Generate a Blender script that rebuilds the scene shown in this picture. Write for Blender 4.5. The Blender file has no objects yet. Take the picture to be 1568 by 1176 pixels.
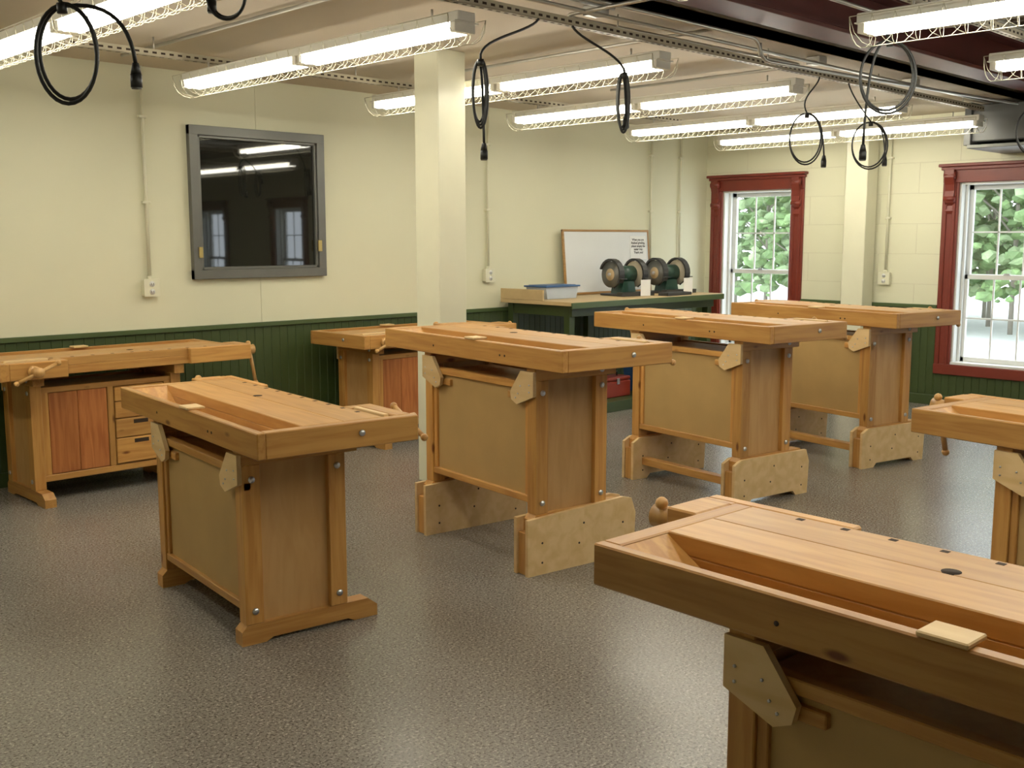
import bpy, bmesh, math, random
from mathutils import Vector, Matrix
random.seed(7)
scene=bpy.context.scene
COL=bpy.context.collection

# ------------------------------------------------------------------ materials
def newmat(name):
    m=bpy.data.materials.new(name);m.use_nodes=True
    nt=m.node_tree;b=nt.nodes["Principled BSDF"]
    return m,nt,b
def N(nt,t,**k):
    n=nt.nodes.new(t)
    for a,v in k.items(): setattr(n,a,v)
    return n
def plain(name,col,rough=.5,metal=0,noise=.06,nscale=6,bump=0,bscale=60,spec=.5):
    m,nt,b=newmat(name)
    tc=N(nt,"ShaderNodeTexCoord")
    no=N(nt,"ShaderNodeTexNoise");no.inputs["Scale"].default_value=nscale;no.inputs["Detail"].default_value=4
    nt.links.new(tc.outputs["Object"],no.inputs["Vector"])
    r=N(nt,"ShaderNodeValToRGB")
    e=r.color_ramp.elements
    e[0].position=.3;e[1].position=.7
    e[0].color=(*[max(0,c*(1-noise)) for c in col],1);e[1].color=(*[min(1,c*(1+noise)) for c in col],1)
    nt.links.new(no.outputs["Fac"],r.inputs["Fac"]);nt.links.new(r.outputs["Color"],b.inputs["Base Color"])
    b.inputs["Roughness"].default_value=rough;b.inputs["Metallic"].default_value=metal
    b.inputs["Specular IOR Level"].default_value=spec
    if bump:
        n2=N(nt,"ShaderNodeTexNoise");n2.inputs["Scale"].default_value=bscale;n2.inputs["Detail"].default_value=3
        nt.links.new(tc.outputs["Object"],n2.inputs["Vector"])
        bp=N(nt,"ShaderNodeBump");bp.inputs["Strength"].default_value=bump;bp.inputs["Distance"].default_value=.01
        nt.links.new(n2.outputs["Fac"],bp.inputs["Height"]);nt.links.new(bp.outputs["Normal"],b.inputs["Normal"])
    return m
def wood(name,c1,c2,axis,rough=.42,stretch=14,scale=3.0,knots=True):
    """grain runs along `axis`; each board gets its own tone/offset through the 'tone' attribute"""
    m,nt,b=newmat(name)
    tc=N(nt,"ShaderNodeTexCoord");at=N(nt,"ShaderNodeAttribute",attribute_name="tone")
    sc=N(nt,"ShaderNodeVectorMath",operation="SCALE");sc.inputs["Scale"].default_value=9
    nt.links.new(at.outputs["Color"],sc.inputs[0])
    ad=N(nt,"ShaderNodeVectorMath",operation="ADD")
    nt.links.new(tc.outputs["Object"],ad.inputs[0]);nt.links.new(sc.outputs[0],ad.inputs[1])
    mp=N(nt,"ShaderNodeMapping")
    s=[stretch]*3;s["xyz".index(axis)]=1.0
    mp.inputs["Scale"].default_value=s
    nt.links.new(ad.outputs[0],mp.inputs["Vector"])
    no=N(nt,"ShaderNodeTexNoise");no.inputs["Scale"].default_value=scale;no.inputs["Detail"].default_value=5;no.inputs["Distortion"].default_value=.6
    nt.links.new(mp.outputs[0],no.inputs["Vector"])
    r=N(nt,"ShaderNodeValToRGB");e=r.color_ramp.elements
    e[0].position=.35;e[0].color=(*c2,1);e[1].position=.62;e[1].color=(*c1,1)
    nt.links.new(no.outputs["Fac"],r.inputs["Fac"])
    sp=N(nt,"ShaderNodeSeparateColor");nt.links.new(at.outputs["Color"],sp.inputs[0])
    mr=N(nt,"ShaderNodeMapRange");mr.inputs["To Min"].default_value=.84;mr.inputs["To Max"].default_value=1.12
    nt.links.new(sp.outputs[0],mr.inputs["Value"])
    mx=N(nt,"ShaderNodeVectorMath",operation="SCALE")
    nt.links.new(r.outputs["Color"],mx.inputs[0]);nt.links.new(mr.outputs[0],mx.inputs["Scale"])
    out=mx.outputs[0]
    if knots:
        mp2=N(nt,"ShaderNodeMapping");s2=[7]*3;s2["xyz".index(axis)]=2.6;mp2.inputs["Scale"].default_value=s2
        nt.links.new(ad.outputs[0],mp2.inputs["Vector"])
        vo=N(nt,"ShaderNodeTexVoronoi");vo.inputs["Scale"].default_value=1.0
        nt.links.new(mp2.outputs[0],vo.inputs["Vector"])
        kr=N(nt,"ShaderNodeValToRGB");ke=kr.color_ramp.elements
        ke[0].position=.045;ke[0].color=(.30,.16,.08,1);ke[1].position=.10;ke[1].color=(1,1,1,1)
        nt.links.new(vo.outputs["Distance"],kr.inputs["Fac"])
        mm=N(nt,"ShaderNodeVectorMath",operation="MULTIPLY")
        nt.links.new(out,mm.inputs[0]);nt.links.new(kr.outputs["Color"],mm.inputs[1]);out=mm.outputs[0]
    nt.links.new(out,b.inputs["Base Color"])
    b.inputs["Roughness"].default_value=rough
    b.inputs["Coat Weight"].default_value=.08;b.inputs["Coat Roughness"].default_value=.3
    return m
def emis(name,col,s):
    m,nt,b=newmat(name)
    b.inputs["Base Color"].default_value=(*col,1);b.inputs["Emission Color"].default_value=(*col,1);b.inputs["Emission Strength"].default_value=s
    return m

P1,P2=(.55,.280,.070),(.43,.190,.042)
W={a:wood("pine_%s"%a,P1,P2,a) for a in "xyz"}
WT=wood("pine_bench_top",(.57,.295,.082),(.47,.225,.055),"y",rough=.40,knots=False,stretch=10)
PLY=wood("plywood_end_panel",(.50,.285,.105),(.43,.23,.075),"z",rough=.5,knots=False,stretch=6)
HB=plain("hardboard_panel",(.43,.27,.095),.55,noise=.05)
MAPLE=wood("maple_plywood",(.70,.49,.24),(.61,.40,.17),"y",rough=.5,knots=False,stretch=5)
DOOR=wood("cedar_door",(.48,.17,.045),(.34,.10,.024),"z",rough=.4)
DARKHOLE=plain("dark_recess",(.03,.016,.008),.9)
STEEL=plain("zinc_bolt",(.6,.6,.62),.3,1)
HANDLE=wood("beech_handle",(.58,.32,.10),(.46,.23,.06),"z",rough=.35,knots=False)
CREAM=plain("cream_wall_paint",(.725,.71,.515),.55,noise=.02,nscale=1.5,bump=.03,bscale=90)
CREAMG=plain("cream_gloss_paint",(.74,.72,.54),.35,noise=.02)
CEIL=plain("ceiling_paint",(.56,.48,.37),.8,noise=.04,nscale=1,bump=.05,bscale=30)
DECK=plain("upper_deck_paint",(.17,.125,.085),.8,noise=.08,nscale=2)
GREEN=plain("green_wainscot_paint",(.040,.062,.016),.42,noise=.08)
GREENT=plain("green_trim_paint",(.060,.095,.03),.4,noise=.05)
RED=plain("barn_red_trim",(.17,.022,.011),.4,noise=.08)
MAROON=plain("maroon_steel",(.12,.020,.014),.5,noise=.1)
WHITE=plain("white_window_vinyl",(.74,.75,.72),.4,noise=.02)
GREY=plain("grey_metal_frame",(.14,.14,.125),.4,.3)
GALV=plain("galvanised_duct",(.30,.28,.24),.45,.5,noise=.15,nscale=4)
DUCTD=plain("dark_duct",(.075,.075,.07),.5,.2)
STRUT=plain("strut_channel_paint",(.40,.35,.25),.5,.1)
CONDUIT=plain("conduit_steel",(.52,.50,.45),.35,.7)
BLACK=plain("black_rubber",(.012,.012,.011),.5)
FIXW=plain("fixture_enamel",(.76,.73,.65),.4)
WIRE=plain("guard_wire",(.62,.58,.45),.4,.5)
TUBE=emis("fluorescent_tube",(1,.965,.835),24)
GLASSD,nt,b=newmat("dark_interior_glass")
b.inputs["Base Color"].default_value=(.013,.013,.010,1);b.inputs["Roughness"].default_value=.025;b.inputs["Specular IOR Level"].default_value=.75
GLASS,nt,b=newmat("window_glass")
tr=N(nt,"ShaderNodeBsdfTransparent");gl=N(nt,"ShaderNodeBsdfGlossy");gl.inputs["Roughness"].default_value=.02
mxs=N(nt,"ShaderNodeMixShader");mxs.inputs[0].default_value=.05
nt.links.new(tr.outputs[0],mxs.inputs[1]);nt.links.new(gl.outputs[0],mxs.inputs[2]);nt.links.new(mxs.outputs[0],nt.nodes["Material Output"].inputs[0])
PAPER=plain("white_paper",(.85,.85,.84),.7,noise=.01)
WBOARD=plain("whiteboard_surface",(.76,.79,.82),.2,noise=.01)
INK=plain("black_ink",(.02,.02,.02),.6)
COUNTER=plain("plywood_counter",(.50,.36,.18),.5,noise=.12,nscale=5)
# speckled floor
FLOOR,nt,b=newmat("speckled_floor")
tc=N(nt,"ShaderNodeTexCoord")
def spk(scale,p0,p1,c0,c1):
    n=N(nt,"ShaderNodeTexNoise");n.inputs["Scale"].default_value=scale;n.inputs["Detail"].default_value=2;n.inputs["Roughness"].default_value=.6
    nt.links.new(tc.outputs["Object"],n.inputs["Vector"])
    r=N(nt,"ShaderNodeValToRGB");e=r.color_ramp.elements
    e[0].position=p0;e[0].color=c0;e[1].position=p1;e[1].color=c1
    nt.links.new(n.outputs["Fac"],r.inputs["Fac"]);return r.outputs["Color"]
base=spk(1.1,.3,.7,(.188,.168,.142,1),(.218,.198,.170,1))
dark=spk(100,.40,.48,(.42,.40,.38,1),(1,1,1,1))
lite=spk(85,.56,.66,(0,0,0,1),(.175,.165,.145,1))
m1=N(nt,"ShaderNodeVectorMath",operation="MULTIPLY");nt.links.new(base,m1.inputs[0]);nt.links.new(dark,m1.inputs[1])
m2=N(nt,"ShaderNodeVectorMath",operation="ADD");nt.links.new(m1.outputs[0],m2.inputs[0]);nt.links.new(lite,m2.inputs[1])
nt.links.new(m2.outputs[0],b.inputs["Base Color"]);b.inputs["Roughness"].default_value=.25
# painted block wall
BLOCK,nt,b=newmat("painted_block_wall")
tc=N(nt,"ShaderNodeTexCoord");sx=N(nt,"ShaderNodeSeparateXYZ");cx=N(nt,"ShaderNodeCombineXYZ")
nt.links.new(tc.outputs["Object"],sx.inputs[0]);nt.links.new(sx.outputs[1],cx.inputs[0]);nt.links.new(sx.outputs[2],cx.inputs[1])
br=N(nt,"ShaderNodeTexBrick");br.inputs["Scale"].default_value=1;br.inputs["Brick Width"].default_value=.8;br.inputs["Row Height"].default_value=.3
br.inputs["Mortar Size"].default_value=.004;br.inputs["Mortar Smooth"].default_value=.3
br.inputs["Color1"].default_value=(.725,.71,.515,1);br.inputs["Color2"].default_value=(.715,.70,.51,1);br.inputs["Mortar"].default_value=(.64,.61,.44,1)
nt.links.new(cx.outputs[0],br.inputs["Vector"]);nt.links.new(br.outputs["Color"],b.inputs["Base Color"])
bp=N(nt,"ShaderNodeBump");bp.inputs["Strength"].default_value=.4;bp.inputs["Distance"].default_value=.01;bp.invert=True
nt.links.new(br.outputs["Fac"],bp.inputs["Height"]);nt.links.new(bp.outputs["Normal"],b.inputs["Normal"]);b.inputs["Roughness"].default_value=.55

# ------------------------------------------------------------------ mesh builder
class B:
    def __init__(s): s.v=[];s.f=[];s.mi=[];s.tone=[];s.mats=[];s.smooth=[]
    def mat(s,m):
        if m not in s.mats: s.mats.append(m)
        return s.mats.index(m)
    def add(s,bm,m,smooth=False,M=None):
        if M is not None: bmesh.ops.transform(bm,matrix=M,verts=bm.verts)
        bmesh.ops.recalc_face_normals(bm,faces=bm.faces)
        o=len(s.v);bm.verts.index_update();k=s.mat(m);t=(random.random(),random.random(),random.random(),1)
        s.v+=[v.co.copy() for v in bm.verts]
        for f in bm.faces:
            s.f.append([o+v.index for v in f.verts]);s.mi.append(k);s.tone.append(t);s.smooth.append(smooth)
        bm.free()
    def box(s,m,x0,x1,y0,y1,z0,z1,bev=.003,M=None):
        bm=bmesh.new();bmesh.ops.create_cube(bm,size=1)
        for v in bm.verts:
            v.co=Vector(((x0+x1)/2+v.co.x*(x1-x0),(y0+y1)/2+v.co.y*(y1-y0),(z0+z1)/2+v.co.z*(z1-z0)))
        if bev: bmesh.ops.bevel(bm,geom=bm.edges[:],offset=min(bev,.3*min(abs(x1-x0),abs(y1-y0),abs(z1-z0))),segments=1,affect='EDGES')
        s.add(bm,m,M=M)
    def prism(s,m,pts,axis,a0,a1,M=None):
        bm=bmesh.new()
        def mk(p,a):
            return {'x':(a,p[0],p[1]),'y':(p[0],a,p[1]),'z':(p[0],p[1],a)}[axis]
        A=[bm.verts.new(mk(p,a0)) for p in pts];C=[bm.verts.new(mk(p,a1)) for p in pts]
        bm.faces.new(A);bm.faces.new(C[::-1]);n=len(pts)
        for i in range(n): bm.faces.new((A[i],C[i],C[(i+1)%n],A[(i+1)%n]))
        s.add(bm,m,M=M)
    def cyl(s,m,p0,p1,r,r2=None,seg=16,smooth=True,M=None,caps=True):
        p0=Vector(p0);p1=Vector(p1);d=p1-p0
        bm=bmesh.new();bmesh.ops.create_cone(bm,cap_ends=caps,segments=seg,radius1=r,radius2=r if r2 is None else r2,depth=d.length)
        T=Matrix.Translation((p0+p1)/2)@d.to_track_quat('Z','Y').to_matrix().to_4x4()
        s.add(bm,m,smooth,M=(M@T if M is not None else T))
    def sphere(s,m,c,r,sc=(1,1,1),sub=2,jit=0,M=None,smooth=True):
        bm=bmesh.new();bmesh.ops.create_icosphere(bm,subdivisions=sub,radius=r)
        for v in bm.verts:
            k=1+random.uniform(-jit,jit)
            v.co=Vector((v.co.x*sc[0]*k+c[0],v.co.y*sc[1]*k+c[1],v.co.z*sc[2]*k+c[2]))
        s.add(bm,m,smooth,M=M)
    def tube(s,m,pts,r,seg=8):
        pts=[Vector(p) for p in pts];bm=bmesh.new();rings=[];up=Vector((.13,.21,.97))
        for i,p in enumerate(pts):
            d=(pts[min(i+1,len(pts)-1)]-pts[max(i-1,0)]).normalized()
            a=d.cross(up)
            if a.length<.05: a=d.cross(Vector((1,0,0)))
            a.normalize();c=d.cross(a).normalized()
            if i>0:
                a0=pa-d*pa.dot(d)
                if a0.length>1e-4: a=a0.normalized();c=d.cross(a)
            pa=a
            rings.append([bm.verts.new(p+a*r*math.cos(2*math.pi*k/seg)+c*r*math.sin(2*math.pi*k/seg)) for k in range(seg)])
        for i in range(len(rings)-1):
            for k in range(seg):
                bm.faces.new((rings[i][k],rings[i][(k+1)%seg],rings[i+1][(k+1)%seg],rings[i+1][k]))
        bm.faces.new(rings[0]);bm.faces.new(rings[-1][::-1])
        s.add(bm,m,True)
    def mesh(s,name):
        me=bpy.data.meshes.new(name);me.from_pydata(s.v,[],s.f)
        for m in s.mats: me.materials.append(m)
        me.polygons.foreach_set("material_index",s.mi);me.polygons.foreach_set("use_smooth",s.smooth)
        at=me.color_attributes.new("tone","FLOAT_COLOR","CORNER")
        buf=[]
        for p in me.polygons: buf+=list(s.tone[p.index])*p.loop_total
        at.data.foreach_set("color",buf)
        me.update();return me
    def obj(s,name,parent=None,loc=(0,0,0),rot=0):
        o=bpy.data.objects.new(name,s.mesh(name));COL.objects.link(o);o.location=loc;o.rotation_euler=(0,0,rot)
        if parent: o.parent=parent
        return o
def empty(name,loc=(0,0,0),rot=0):
    o=bpy.data.objects.new(name,None);COL.objects.link(o);o.location=loc;o.rotation_euler=(0,0,rot);o.empty_display_size=.1;return o
def inst(name,me,loc,rot=0,parent=None):
    o=bpy.data.objects.new(name,me);COL.objects.link(o);o.location=loc;o.rotation_euler=(0,0,rot)
    if parent:o.parent=parent
    return o

# ------------------------------------------------------------------ room
XL,XR,YB,YA=-2.0,10.40,-5.2,7.35
CZ,DZ,CE=2.86,3.32,3.66
b=B();b.box(FLOOR,XL-.2,XR+.25,YB-.2,YA+.2,-.1,0,0);b.obj("floor")
b=B();b.box(CREAM,XL-.2,4.448,YA,YA+.15,0,DZ,0);b.box(CREAM,4.452,XR+.25,YA,YA+.15,0,DZ,0);b.box(CREAM,4.44,4.46,YA+.004,YA+.14,0,DZ,0);b.obj("wall_left")
b=B();b.box(CREAM,XL-.2,XR+.25,YB-.15,YB,0,DZ,0);b.obj("wall_back")
b=B();b.box(CREAM,XL-.15,XL,YB,YA,0,DZ,0);b.obj("wall_near")
WINS=[(6.22,7.11),(3.50,4.39),(.78,1.67),(-1.94,-1.05),(-4.60,-3.71)]
WZ0,WZ1=.42,2.19
b=B();y=YB
for (a,c) in sorted(WINS):
    b.box(BLOCK,XR,XR+.25,y,a,0,DZ,0)
    b.box(BLOCK,XR,XR+.25,a,c,0,WZ0,0);b.box(BLOCK,XR,XR+.25,a,c,WZ1,DZ,0);y=c
b.box(BLOCK,XR,XR+.25,y,YA,0,DZ,0);b.obj("wall_right")
b=B();b.box(CEIL,XL-.2,XR+.25,CE,YA+.15,CZ,CZ+.05,0)
b.box(CEIL,XL-.2,XR+.25,CE,CE+.03,CZ,DZ,0)
b.box(DECK,XL-.2,XR+.25,YB-.2,CE+.03,DZ,DZ+.05,0)
x=XL+.3
while x<XR: b.box(DECK,x,x+.05,YB,CE,DZ-.16,DZ,0);x+=.6
b.obj("ceiling")
b=B()
for yb in (3.36,):
    b.box(MAROON,XL,XR,yb-.11,yb+.11,2.86,2.885);b.box(MAROON,XL,XR,yb-.012,yb+.012,2.885,3.13);b.box(MAROON,XL,XR,yb-.11,yb+.11,3.13,3.155)
b.obj("steel_ceiling_beam")
b=B()
b.box(GALV,2.0,9.5,1.35,2.15,2.88,3.12,.01)
x=2.6
while x<9.5: b.box(GALV,x,x+.03,1.33,2.17,2.86,3.14,.004);x+=1.2
b.obj("air_duct")
b=B()
b.box(DUCTD,9.62,10.34,2.70,4.02,2.50,2.82,.01);b.box(DUCTD,9.58,10.38,2.66,2.74,2.47,2.84,.004)
b.box(DUCTD,9.58,10.38,3.98,4.04,2.47,2.84,.004);b.box(GREY,9.56,10.38,2.7,4.0,2.44,2.47,.004)
b.obj("duct_end_box")

def wains(name,segs,along,pos,sgn):
    b=B()
    for a,c,top in segs:
        t=a
        while t<c-.001:
            e=min(t+.075,c)
            if along=='x': b.box(GREEN,t,e,pos-.014,pos,.0,top-.03,.006)
            else: b.box(GREEN,pos-.014,pos,t,e,.0,top-.03,.006)
            t=e
        if top>.6:
            if along=='x': b.box(GREENT,a,c,pos-.032,pos,top-.035,top,.004)
            else: b.box(GREENT,pos-.032,pos,a,c,top-.035,top,.004)
    return b.obj(name)
wains("trim_1",[(XL,XR-.03,1.0)],'x',YA,1)
segs=[];y=YB
for (a,c) in sorted(WINS):
    segs.append((y,a-.16,1.0));segs.append((a-.16,c+.16,WZ0-.07));y=c+.16
segs.append((y,YA-.04,1.0))
segs=[s for s in segs if s[1]-s[0]>.02]
wains("trim_2",segs,'y',XR,1)
b=B();b.box(GREEN,XL,XR-.04,YA-.035,YA-.014,0,.10,.004);b.obj("baseboard_left")
b=B();b.box(GREEN,XR-.035,XR-.014,YB,YA-.04,0,.10,.004);b.obj("baseboard_right")

b=B();b.box(CREAMG,4.56,4.80,5.32,5.56,0,CZ,.006);b.obj("square_column")
b=B();b.box(CREAMG,10.14,10.36,5.22,5.46,0,CZ,.006);b.obj("square_column")

# dark observation window
g=empty("window_6",(4.455,YA,1.915))
b=B();w,h,t=.59,.565,.07
b.box(GREY,-w,-w+t,-.05,.0,-h,h);b.box(GREY,w-t,w,-.05,0,-h,h);b.box(GREY,-w,w,-.051,0,h-t,h);b.box(GREY,-w,w,-.051,0,-h,-h+t)
b.box(GREY,-w+t,-w+t+.02,-.035,0,-h+t,h-t);b.box(GREY,w-t-.02,w-t,-.035,0,-h+t,h-t);b.box(GREY,-w+t,w-t,-.035,0,h-t-.02,h-t);b.box(GREY,-w+t,w-t,-.035,0,-h+t,-h+t+.02)
LAT=plain("brass_latch",(.55,.42,.15),.35,.6)
b.box(LAT,w-t-.015,w-t+.02,-.065,-.05,-h+.2,-h+.29)
b.box(LAT,-w+t-.03,-w+t,-.065,-.05,-h+.16,-h+.24)
b.obj("frame",g)
b=B();b.box(GLASSD,-w+t,w-t,-.012,-.002,-h+t,h-t,0);b.obj("glass",g)

def window(i,y0,y1):
    g=empty("window_%d"%i,(XR,0,0));b=B();c=.155
    for (a,d) in ((y0-c,y0),(y1,y1+c)):
        b.box(RED,-.03,0,a,d,WZ0-.06,WZ1,.004);b.box(RED,-.042,0,a+.02,a+.05,WZ0-.06,WZ1,.004);b.box(RED,-.042,0,d-.05,d-.02,WZ0-.06,WZ1,.004)
    b.box(RED,-.035,0,y0-c,y1+c,WZ1,WZ1+.13,.004)
    b.box(RED,-.06,0,y0-c-.015,y1+c+.015,WZ1+.12,WZ1+.15,.004)
    b.box(RED,-.085,0,y0-c-.035,y1+c+.035,WZ1+.15,WZ1+.18,.006)
    b.box(RED,-.045,0,y0-c,y1+c,WZ0-.10,WZ0-.0,.004)
    for yc in (y0-c/2,y1+c/2):
        prof=[(0,WZ1+.12),(-.085,WZ1+.12),(-.09,WZ1+.05),(-.065,WZ1-.02),(-.055,WZ1-.08),(-.07,WZ1-.13),(-.06,WZ1-.19),(-.03,WZ1-.22),(-.045,WZ1-.27),(-.02,WZ1-.32),(0,WZ1-.33)]
        b.prism(RED,prof,'y',yc-.045,yc+.045)
        b.cyl(RED,(-.045,yc-.055,WZ1-.155),(-.045,yc+.055,WZ1-.155),.03)
        b.cyl(RED,(-.055,yc-.055,WZ1+.07),(-.055,yc+.055,WZ1+.07),.035)
    b.obj("casing",g)
    b=B()
    b.box(WHITE,0,.24,y0,y0+.02,WZ0,WZ1);b.box(WHITE,0,.24,y1-.02,y1,WZ0,WZ1)
    b.box(WHITE,0,.24,y0,y1,WZ1-.02,WZ1);b.box(WHITE,-.02,.24,y0,y1,WZ0,WZ0+.025)
    A,C=y0+.02,y1-.02;zm=1.28
    for (X,z0,z1) in ((.16,zm-.02,WZ1-.02),(.12,WZ0+.025,zm+.025)):
        f=.055
        b.box(WHITE,X,X+.04,A,A+f,z0,z1);b.box(WHITE,X,X+.04,C-f,C,z0,z1)
        b.box(WHITE,X,X+.04,A,C,z0,z0+f*.85);b.box(WHITE,X,X+.04,A,C,z1-f*.85,z1)
        for k in (1,2):
            yy=A+f+(C-A-2*f)*k/3;b.box(WHITE,X+.012,X+.028,yy-.008,yy+.008,z0+.03,z1-.03,.002)
        zz=(z0+z1)/2;b.box(WHITE,X+.012,X+.028,A+.04,C-.04,zz-.008,zz+.008,.002)
    b.box(WHITE,.085,.12,A,A+.025,WZ0,WZ1);b.box(WHITE,.085,.12,C-.025,C,WZ0,WZ1)
    b.box(STEEL,.105,.12,(A+C)/2-.03,(A+C)/2+.03,zm+.02,zm+.04)
    b.obj("sash",g)
    b=B();b.box(GLASS,.178,.182,A+.04,C-.04,zm,WZ1-.05,0);b.box(GLASS,.138,.142,A+.04,C-.04,WZ0+.05,zm,0);b.obj("glass",g)
for i,(a,c) in enumerate(WINS): window(i+1,a,c)

def outlet(loc,rot,ztop,name="wall_outlet"):
    g=empty(name,loc,rot);b=B()
    b.box(CREAMG,-.055,.055,-.05,0,-.06,.06,.006);b.box(CREAMG,-.06,.06,-.056,-.05,-.065,.065,.003)
    for z in (-.028,.028):
        b.cyl(WHITE,(0,-.061,z),(0,-.055,z),.02)
        b.box(DARKHOLE,-.009,-.006,-.0625,-.058,z-.006,z+.006,0);b.box(DARKHOLE,.006,.009,-.0625,-.058,z-.006,z+.006,0)
    b.obj("box",g)
    b=B();b.cyl(CREAMG,(0,-.022,.06),(0,-.022,ztop-loc[2]),.012,seg=12);b.cyl(CREAMG,(0,-.022,.06),(0,-.022,.085),.017,seg=12)
    for z in (.6,1.2): b.box(CREAMG,-.03,.03,-.036,0,z,z+.02)
    b.obj("conduit",g)
outlet((3.525,YA,1.30),0,CZ);outlet((6.885,YA,1.31),0,CZ)
outlet((9.34,YA,1.34),0,CZ);outlet((9.87,YA,1.34),0,CZ)
outlet((XR,5.10,1.25),-math.pi/2,DZ-.5)

# ------------------------------------------------------------------ workbench
def bench_mesh(kind,tag):
    """kind 0: standard, 1: raised on plain plates, 2: raised on cut-out plates with a stretcher"""
    b=B();raised=kind>0;d=.215 if raised else 0.0;T=.92+d;L=1.62;AP=.105;EX=.72
    X,Y,Z=W['x'],W['y'],W['z']
    b.box(WT,.215,.40,.055,L-.055,T-.05,T,.003);b.box(WT,.4008,.58,.055,L-.055,T-.05,T,.003)
    b.box(Y,.215,.245,.055,L-.055,T-AP,T-.05)
    b.box(Y,.53,.58,.34,L-.055,T-AP,T-.05)
    b.box(Y,.035,.215,.055,L-.055,T-.09,T-.078)
    b.box(Y,0,.035,0,L,T-AP,T,.004)
    b.box(X,.035,EX,0,.055,T-AP,T,.004)
    b.box(X,.035,.58,L-.055,L,T-AP,T,.004)
    for (ya,yb) in ((.055,.17),(L-.055,L-.17)):
        b.prism(Y,[(ya,T-.078),(yb,T-.078),(ya,T-.006)],'x',.035,.215)
    # shoulder vise
    b.box(Y,EX-.075,EX,.055,.40,T-AP,T,.004)
    b.box(X,.58,EX-.075,.33,.40,T-AP,T,.004)
    b.box(MAPLE,.59,.615,.065,.32,T-AP+.005,T+.008,.003)
    b.cyl(STEEL,(.615,.19,T-.055),(.75,.19,T-.055),.014)
    b.cyl(HANDLE,(EX,.19,T-.055),(EX+.03,.19,T-.055),.035);b.cyl(HANDLE,(EX+.03,.19,T-.055),(EX+.10,.19,T-.055),.026,.032)
    h=Vector((0,.92,.39))
    c=Vector((EX+.07,.19,T-.06));b.cyl(HANDLE,c-h*.13,c+h*.13,.011);b.sphere(HANDLE,c-h*.135,.017);b.sphere(HANDLE,c+h*.135,.017)
    # tail vise
    b.box(Y,.40,.56,L,L+.10,T-AP,T+.002,.005)
    b.box(Y,.583,.625,L-.36,L+.10,T-AP,T,.005)
    b.box(X,.56,.583,L,L+.10,T-AP,T,.003)
    b.cyl(STEEL,(.48,L+.10,T-.055),(.48,L+.16,T-.055),.014)
    b.cyl(HANDLE,(.48,L+.10,T-.055),(.48,L+.13,T-.055),.038);b.cyl(HANDLE,(.48,L+.13,T-.055),(.48,L+.20,T-.055),.028,.036)
    h=Vector((.30,0,-.95));c=Vector((.48,L+.17,T-.06))
    b.cyl(HANDLE,c-h*.05,c+h*.24,.013);b.sphere(HANDLE,c-h*.05,.019);b.sphere(HANDLE,c+h*.24,.019)
    # dog holes and holdfast hole
    for k in range(10):
        yy=.22+k*.13;b.box(DARKHOLE,.550,.568,yy,yy+.02,T-.002,T+.0008,0)
    b.cyl(DARKHOLE,(.42,.93,T-.002),(.42,.93,T+.0008),.022,seg=20)
    for yy in (.45,.49,1.1): b.cyl(DARKHOLE,(-.001,yy,T-.06),(.002,yy,T-.06),.006,seg=10)
    b.box(MAPLE,-.005,.075,.70,.80,T,T+.012,.003)
    # leg frames
    FY=((.24,.31),(1.17,1.24))
    for k,(a,c) in enumerate(FY):
        foot=[(.015,d),(.12,d),(.15,d+.015),(.50,d+.015),(.53,d),(.645,d),(.645,d+.05),(.60,d+.085),(.04,d+.085),(.015,d+.06)]
        b.prism(X,foot,'y',a,c)
        b.box(Z,.035,.115,a,c,d+.085,T-.17);b.box(Z,.42,.50,a,c,d+.085,T-.17)
        b.box(X,.03,.56,a,c,T-.17,T-AP)
        ym=(a+c)/2;b.box(PLY,.115,.42,ym-.008,ym+.008,d+.085,T-.17,0)
        sg=-1 if k==0 else 1;yo=a if k==0 else c
        for (xx,zz) in ((.075,d+.14),(.46,d+.14),(.46,T-.14),(.075,T-.23),(.46,T-.22)):
            b.cyl(STEEL,(xx,yo,zz),(xx,yo+sg*.006,zz),.014,seg=12)
        b.cyl(STEEL,(.45 if k==0 else .3,0 if k==0 else L,T-.045),(.45 if k==0 else .3,-.006 if k==0 else L+.006,T-.045),.013,seg=12)
        q=1 if k==0 else -1;y0=a if k==0 else c
        poly=[(y0,T-AP-.02),(y0,T-.245),(y0+q*.13,T-.295),(y0+q*.175,T-.275),(y0+q*.185,T-.235),(y0+q*.10,T-AP-.02)]
        b.prism(MAPLE,poly,'x',.015,.035)
        b.box(Y,.04,.075,min(y0,y0+q*.24),max(y0,y0+q*.24),T-.275,T-.24)
        for (yy,zz) in ((.03,-.19),(.03,-.225),(.12,-.24),(.10,-.2),(.14,-.262)):
            b.cyl(STEEL,(.012,y0+q*yy,T+zz),(.016,y0+q*yy,T+zz),.004,seg=8)
    a,c=.31,1.17
    zb,zt=d+.17,d+.70
    b.box(Y,.04,.08,a,c,zb-.035,zb);b.box(Y,.04,.08,a,c,zt,zt+.035)
    b.box(Z,.045,.08,a,a+.03,zb,zt);b.box(Z,.045,.08,c-.03,c,zb,zt)
    b.box(HB,.058,.064,a,c,zb,zt,0)
    b.box(PLY,.065,.47,a,c,zb-.02,zb,0);b.box(PLY,.08,.47,a,c,zt,zt+.02,0)
    b.box(PLY,.455,.465,a,c,zb,zt,0)
    b.box(Y,.45,.485,a,c,zb-.04,zb);b.box(Y,.45,.485,a,c,zt-.005,zt+.03)
    b.box(Z,.45,.485,a,a+.045,zb,zt);b.box(Z,.45,.485,c-.045,c,zb,zt);b.box(Z,.45,.485,.735,.775,zb,zt)
    b.box(DOOR,.462,.480,a+.048,.54,zb+.004,zt-.008);b.box(DOOR,.462,.480,.542,.732,zb+.004,zt-.008)
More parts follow.
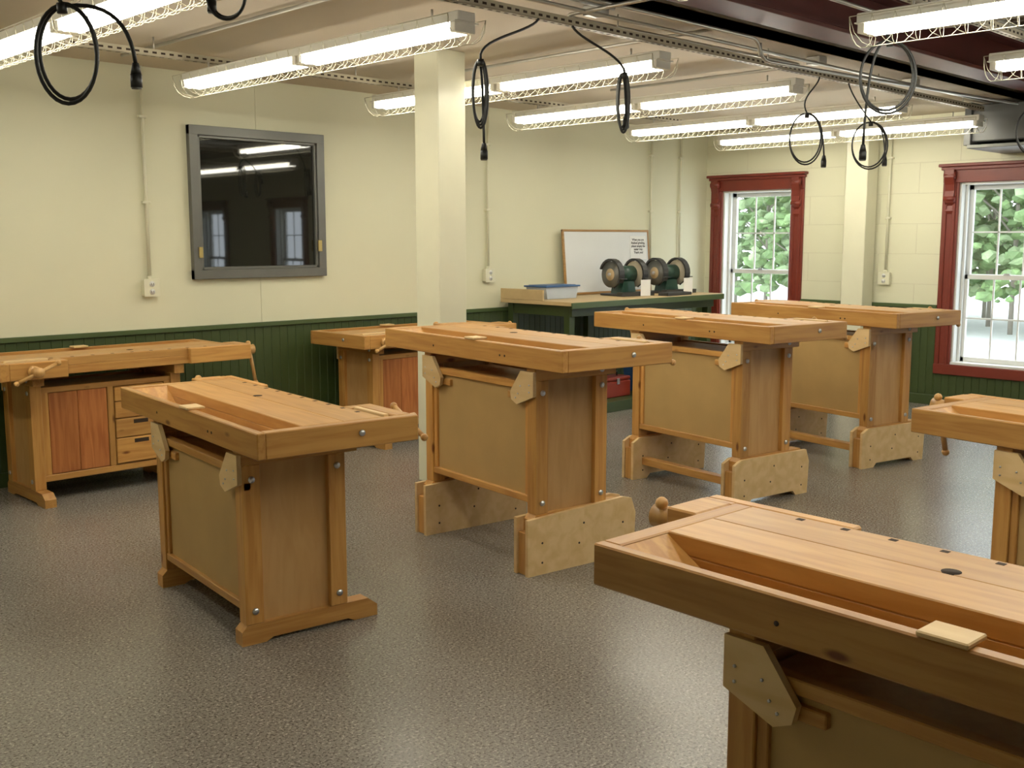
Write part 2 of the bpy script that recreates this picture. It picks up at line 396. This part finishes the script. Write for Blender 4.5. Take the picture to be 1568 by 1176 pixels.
    hs=[.10,.115,.13,.17];z=zt-.01
    for hh in hs:
        b.box(Y,.465,.492,.78,c-.05,z-hh+.006,z,.004)
        b.box(DARKHOLE,.4915,.4928,.90,1.0,z-.038,z-.012,0);z-=hh
    if raised:
        for k,(a,c) in enumerate(FY):
            for (p0,p1) in ((a-.022,a),(c,c+.022)):
                if kind==1: poly=[(-.03,0),(.68,0),(.69,.22),(.66,.30),(.60,.315),(-.03,.285)]
                else: poly=[(-.03,0),(.10,0),(.13,.03),(.52,.03),(.55,0),(.66,0),(.67,.21),(.64,.29),(.03,.29),(-.03,.26)]
                b.prism(MAPLE,poly,'y',p0,p1)
                yo=p0 if p0<a else p1;e=.0008
                for (xx,zz) in ((.06,.06),(.06,.16),(.3,.12),(.6,.06),(.6,.18),(.33,.22)):
                    b.cyl(DARKHOLE,(xx,yo-e,zz),(xx,yo+e,zz),.006,seg=8)
            b.box(Z,-.02,.10,a,c,0,d);b.box(Z,.56,.66,a,c,0,d)
        if kind==2: b.box(Y,.05,.11,FY[0][1]+.022,FY[1][0]-.022,.10,.15)
    return b.mesh("workbench_"+tag)
ML=bench_mesh(0,"standard");MH=bench_mesh(1,"raised_plain");MH2=bench_mesh(2,"raised_cutout")
R=math.radians
def bench(me,x,y,rot): inst("woodworking_bench",me,(x,y,0),R(rot))
bench(ML,2.07,3.48,-7)
bench(MH,3.58,3.31,-7.5)
bench(MH2,5.46,3.38,-9)
bench(MH2,7.04,3.36,-12)
bench(ML,1.83,.02,-2)
bench(ML,4.18,.43,-9)
bench(ML,2.17,7.20,-90)
bench(ML,4.80,7.20,-90)

# ------------------------------------------------------------------ fluorescent fixtures
def fixture_mesh():
    b=B();Lh=1.33
    b.box(FIXW,-.055,.055,-Lh,Lh,.0,.045,.004)
    b.box(FIXW,-.075,.075,-Lh,Lh,-.006,.0,.001)
    for s in (-1,1):
        y0,y1=(.03,Lh-.03) if s>0 else (-Lh+.03,-.03)
        for e in (y0,y1-.0):
            b.box(FIXW,-.065,.065,e-.018,e+.018,-.05,0,.003)
        for x in (-.035,.035):
            b.cyl(TUBE,(x,y0+.02,-.034),(x,y1-.02,-.034),.019,seg=8)
    n=24;st=2*Lh/n
    def P(t,y):
        a=math.pi*t;return (-.12*math.cos(a),y,.02-.125*math.sin(a)**.8)
    for i in range(n):
        for dr in (1,-1):
            y0=-Lh+i*st if dr>0 else -Lh+(i+1)*st
            pts=[P(k/6,y0+dr*st*k/6) for k in range(7)]
            b.tube(WIRE,pts,.0016,3)
    for t in (0,.5,1): b.tube(WIRE,[P(t,-Lh),P(t,Lh)],.002,4)
    for y in (-Lh,0,Lh): b.tube(WIRE,[P(k/8,y) for k in range(9)],.0025,4)
    for y in (-Lh+.25,Lh-.25): b.cyl(CONDUIT,(0,y,.045),(0,y,.09),.006,seg=8)
    return b.mesh("fluorescent_fixture")
FM=fixture_mesh()
FZ=2.655
for x in (.6,2.12,3.44,4.95,6.40,7.93,9.36): inst("fluorescent_light",FM,(x,5.13,FZ))
for x in (1.9,3.40,4.83,6.38,7.92): inst("fluorescent_light",FM,(x,1.22,FZ))
def strut(y,x0,x1,z):
    b=B()
    b.box(STRUT,x0,x1,y-.021,y+.021,z,z+.004,.001);b.box(STRUT,x0,x1,y-.021,y-.018,z,z+.041,.001);b.box(STRUT,x0,x1,y+.018,y+.021,z,z+.041,.001)
    x=x0+.03
    while x<x1-.03:
        b.box(DARKHOLE,x,x+.028,y-.0215,y-.020,z+.014,z+.026,0);b.box(DARKHOLE,x,x+.028,y-.006,y+.006,z-.0006,z+.001,0);x+=.055
    x=x0+.5
    while x<x1: b.cyl(CONDUIT,(x,y,z+.02),(x,y,CZ if y>CE else DZ),.005,seg=8);x+=1.5
    b.obj("strut_channel")
strut(6.25,XL+.1,XR-.1,2.745);strut(3.86,XL+.1,9.5,2.745);strut(2.36,XL+.1,9.5,2.745);strut(.1,XL+.1,9.5,2.745)
# ceiling conduits and boxes: one run of electrical work
b=B()
def conduit(pts,r=.011):
    P=[Vector(p) for p in pts]
    out=[P[0]]
    for i in range(1,len(P)-1):
        a=P[i]+(P[i-1]-P[i]).normalized()*.1;c=P[i]+(P[i+1]-P[i]).normalized()*.1
        for k in range(7):
            t=k/6;out.append(a*(1-t)**2+P[i]*2*t*(1-t)+c*t*t)
    out.append(P[-1]);b.tube(CONDUIT,out,r,8)
conduit([(2.5,3.74,2.80),(9.4,3.74,2.80)])
conduit([(1.0,3.60,2.82),(5.6,3.60,2.82),(5.6,3.60,2.70),(8.8,3.3,2.70)])
conduit([(3.2,6.9,2.84),(3.2,3.72,2.84),(4.4,3.72,2.84)])
conduit([(4.2,2.8,2.80),(4.2,3.9,2.80),(6.6,3.9,2.815),(6.6,5.6,2.815)])
conduit([(5.2,6.2,2.835),(5.2,3.65,2.835)])
conduit([(3.0,2.75,3.0),(9.4,2.75,3.0)]);conduit([(3.0,2.95,2.9),(6.4,2.95,2.9),(6.4,2.3,2.9),(9.4,2.3,2.84)])
for (x,y) in ((3.0,4.3),(4.35,3.8),(6.6,3.8),(8.0,3.8)):
    b.box(CONDUIT,x-.05,x+.05,y-.05,y+.05,CZ-.052,CZ-.002,.004)
b.obj("electrical_conduit")

# ------------------------------------------------------------------ hanging power cords
def cord(cx,cy,cz,rw,rh,ang,top,turns=2,plug=(.12,-.16),r=.0065):
    u=Vector((math.cos(ang),math.sin(ang),0));wv=Vector((-u.y,u.x,0));C=Vector((cx,cy,cz));Zv=Vector((0,0,1))
    T=Vector(top);start=C+Zv*rh
    pts=[]
    c1=T+Vector((0,0,-.04))+(start-T)*.15;c2=start+Zv*.10-u*rw*.6
    for k in range(14):
        t=k/14;pts.append(T*(1-t)**3+c1*3*t*(1-t)**2+c2*3*t*t*(1-t)+start*t**3)
    n=int(32*turns)
    for k in range(n+1):
        a=2*math.pi*k/32
        s=1-.05*(k/32)
        pts.append(C+u*(rw*s*math.sin(a))+Zv*(rh*s*math.cos(a)+(rh*(1-s)))+wv*(.018*k/32))
    e=pts[-1];pe=C+u*plug[0]+Zv*plug[1]+wv*.03
    m1=e+u*plug[0]*.9+Zv*.02
    for k in range(1,12):
        t=k/11;pts.append(e*(1-t)**2+m1*2*t*(1-t)+pe*t*t)
    b=B();b.tube(BLACK,pts,r,8)
    b.cyl(BLACK,pe,pe-Zv*.035,.010,.017,seg=12);b.cyl(BLACK,pe-Zv*.035,pe-Zv*.075,.018,seg=12);b.cyl(GREY,pe-Zv*.075,pe-Zv*.08,.016,seg=12)
    b.cyl(BLACK,start+Zv*.0-u*.001,start-Zv*.03,.016,seg=10)
    b.obj("hanging_power_cord")
va=math.radians(-44.5)
cord(1.40,3.42,2.22,.10,.155,va,(1.35,3.84,2.74),2,(.21,-.02))
cord(2.14,3.72,2.56,.075,.09,va,(2.3,3.84,2.74),2,(-.06,.02))
cord(3.47,3.74,2.32,.035,.16,va+.2,(3.95,3.83,2.74),3,(.02,-.22))
cord(4.52,3.74,2.37,.03,.16,va+.2,(4.2,3.83,2.74),3,(.02,-.05))
cord(6.40,3.74,2.30,.11,.17,va,(6.7,3.83,2.74),2,(.13,-.10),r=.0055)
cord(7.28,3.74,2.31,.13,.17,va,(7.1,3.83,2.74),2,(.12,-.06),r=.0055)
cord(5.12,2.55,2.44,.14,.18,va,(5.0,2.36,2.74),2,(-.10,-.32))
cord(7.30,2.60,2.33,.14,.16,va,(7.2,2.36,2.74),2,(.14,.1))

# ------------------------------------------------------------------ grinding counter
CX0,CX1,CY0,CZT=7.03,9.40,6.40,1.085
g=empty("grinding_counter",(0,0,0));b=B()
b.box(COUNTER,CX0,CX1,CY0,YA-.04,CZT-.035,CZT,.003);b.obj("counter_top",g)
b=B();b.box(GREENT,CX0,CX1,CY0-.015,CY0,CZT-.06,CZT-.004);b.box(GREEN,CX0+.10,CX1-.05,CY0+.08,CY0+.11,CZT-.14,CZT-.035)
for x in (CX0+.10,(CX0+CX1)/2,CX1-.12):
    b.box(GREEN,x,x+.07,CY0+.11,CY0+.18,0,CZT-.035);b.box(GREEN,x,x+.07,YA-.11,YA-.04,0,CZT-.035)
b.box(GREEN,CX0+.10,CX1-.05,CY0+.10,YA-.04,.07,.10);b.box(GREEN,CX0+.10,CX1-.05,CY0+.09,CY0+.11,0,.10)
b.box(GREEN,CX0+.11,CX0+.16,CY0+.18,YA-.11,CZT-.14,CZT-.035);b.obj("base_frame",g)
b=B();b.box(COUNTER,CX0,CX0+.02,CY0+.35,YA-.04,CZT+.001,CZT+.10);b.obj("counter_side_splash")
b=B();r_=plain("red_toolbox_paint",(.28,.03,.015),.4)
b.box(r_,-.2,.2,-.1,.1,0,.16,.01);b.box(r_,-.2,.2,-.1,.1,.165,.2,.01);b.tube(BLACK,[(-.1,0,.2),(-.1,0,.24),(.1,0,.24),(.1,0,.2)],.008);b.box(STEEL,-.02,.02,-.11,-.1,.13,.19)
b.obj("red_toolbox",loc=(8.0,6.75,.10))
b=B();bl=plain("blue_plastic",(.03,.10,.26),.4)
b.prism(bl,[(-.2,0),(.2,0),(.23,.25),(-.23,.25)],'y',-.13,.13);b.box(bl,-.245,.245,-.15,.15,.25,.28,.006);b.obj("blue_storage_bin",loc=(8.65,6.8,.10))
WT2=wood("oak_frame",(.42,.23,.08),(.33,.17,.05),"x",knots=False)
b=B();w,h=1.38,.66
b.box(WBOARD,.02,w-.02,-.008,.004,.02,h-.02,0)
b.box(WT2,0,w,-.016,.008,0,.022);b.box(WT2,0,w,-.016,.008,h-.022,h);b.box(WT2,0,.022,-.016,.008,0,h);b.box(WT2,w-.022,w,-.016,.008,0,h)
wb=b.obj("whiteboard",loc=(7.86,7.235,CZT+.002));wb.rotation_euler=(-.09,0,0)
b=B();b.box(PAPER,0,.27,-.0115,-.0085,0,.25,0);sg=b.obj("sign_sheet",wb,(1.055,0,.345))
txt=bpy.data.curves.new("sign_text","FONT");txt.body="When you are\nfinished grinding,\nplease empty the\nwater tray.\nThank you!";txt.size=.034;txt.align_x='CENTER';txt.extrude=.0003;txt.offset=.0008;txt.materials.append(INK)
to=bpy.data.objects.new("sign_text",txt);COL.objects.link(to);to.parent=wb;to.location=(1.19,-.0125,.545);to.rotation_euler=(math.pi/2,0,0)
GB=plain("grinder_green_enamel",(.02,.06,.04),.35);STONE=plain("grinding_wheel_stone",(.42,.36,.26),.9);TAN=plain("tan_wheel_hub",(.50,.36,.2),.6);DK=plain("dark_cast_iron",(.03,.03,.03),.45)
def grinder(x,y,rot):
    b=B()
    b.box(DK,-.20,.20,-.13,.13,0,.02,.006);b.prism(GB,[(-.10,.02),(.10,.02),(.07,.14),(-.07,.14)],'y',-.08,.08)
    b.cyl(GB,(-.11,0,.21),(.11,0,.21),.085,seg=28);b.cyl(GB,(-.125,0,.21),(-.11,0,.21),.06,seg=24);b.cyl(GB,(.11,0,.21),(.125,0,.21),.06,seg=24)
    for s,mt in ((-1,GREY),(1,STONE)):
        b.cyl(mt,(s*.14,0,.21),(s*.18,0,.21),.130,seg=32);b.cyl(TAN,(s*.138,0,.21),(s*.184,0,.21),.06,seg=24);b.cyl(STEEL,(s*.18,0,.21),(s*.20,0,.21),.018,seg=12)
        prof=[];R1,R2=.158,.140
        for k in range(13):
            a=math.radians(20+k*16);prof.append((R1*math.cos(a),.21+R1*math.sin(a)))
        for k in range(12,-1,-1):
            a=math.radians(20+k*16);prof.append((R2*math.cos(a),.21+R2*math.sin(a)))
        b.prism(DK,prof,'x',s*.16-.032,s*.16+.032)
        b.box(DK,s*.16-.04,s*.16+.04,-.19,-.135,.165,.173);b.cyl(DK,(s*.16,-.16,.17),(s*.16,-.04,.08),.008)
    b.prism(DK,[(-.22,.0),(-.15,.0),(-.145,.04),(-.225,.04)],'x',-.22,.22)
    b.box(PAPER,.02,.15,-.235,-.231,.0,.16,0)
    b.obj("bench_grinder",loc=(x,y,CZT+.002),rot=rot)
grinder(8.33,6.87,R(-8));grinder(9.08,6.90,R(-8))
b=B();b.box(DK,-.2,.2,-.06,.06,0,.006);b.box(DK,-.2,.2,-.06,-.05,0,.03);b.box(DK,-.2,.2,.05,.06,0,.03);b.box(DK,-.2,-.19,-.06,.06,0,.03);b.box(DK,.19,.2,-.06,.06,0,.03);b.obj("water_tray",loc=(8.70,6.50,CZT+.002),rot=0)
CP=plain("frosted_plastic",(.42,.46,.50),.25)
b=B();b.prism(CP,[(-.20,0),(.20,0),(.225,.11),(-.225,.11)],'y',-.13,.13);b.box(bl,-.24,.24,-.15,.15,.11,.125,.006);b.box(bl,-.2,.2,-.12,.12,.125,.13,.003)
b.obj("plastic_storage_box",loc=(7.42,7.0,CZT+.002))

# ------------------------------------------------------------------ outside
LEAF=[plain("leaves_%d"%i,c,.8,noise=.4,nscale=3) for i,c in enumerate(((.17,.27,.10),(.12,.20,.07),(.24,.33,.16)))]
BARK=plain("bark",(.30,.27,.22),.9)
def tree_mesh(h):
    b=B();b.cyl(BARK,(0,0,0),(0,0,h*.6),.06,.04,seg=10)
    for k in range(8):
        a=k*.8;b.cyl(BARK,(0,0,h*(.3+.04*k)),(1.3*math.cos(a),1.3*math.sin(a),h*(.45+.05*k)),.03,.015,seg=6)
    for k in range(560):
        a=random.uniform(0,6.28);z=random.uniform(.9,h);rr=2.2*math.sqrt(random.random())*(1-.5*(z/h)**2)
        b.sphere(LEAF[k%3],(rr*math.cos(a),rr*math.sin(a),z),random.uniform(.07,.22),(1,1,.7),1,.4,smooth=False)
    return b.mesh("leafy_tree")
TM=[tree_mesh(5.4),tree_mesh(6.6)]
for i,(x,y) in enumerate(((26,19.6),(26.5,16.6),(24.5,14.2),(25.5,12.2),(28,10.9),(26,9.6),(25,7.4),(27,5.4),(29,3.4),(27,22.5),(31,20.6),(31,17.6),(32,14.5),(31,12.2),(31,8.6),(25,0),(26,-5))):
    inst("leafy_tree",TM[i%2],(x,y,-.6),i*1.3)
b=B();b.box(plain("pale_pavement",(.75,.75,.72),.8),XR+.25,120,-60,110,-.7,-.6,0);b.obj("ground")

# ------------------------------------------------------------------ world
w=bpy.data.worlds.new("sky");scene.world=w;w.use_nodes=True
bg=w.node_tree.nodes["Background"];bg.inputs[0].default_value=(.82,.92,1,1);bg.inputs[1].default_value=5.2

scene.view_settings.view_transform='Standard'
scene.view_settings.look='None'
scene.view_settings.exposure=-.05
scene.view_settings.gamma=1.06
# ------------------------------------------------------------------ camera
cam=bpy.data.cameras.new("camera");cam.sensor_width=36;cam.lens=1655/1600*36;cam.clip_start=.05
co=bpy.data.objects.new("camera",cam);COL.objects.link(co);co.location=(0,0,1.65)
co.rotation_euler=(math.radians(90-7.8),0,math.radians(-44.5));scene.camera=co
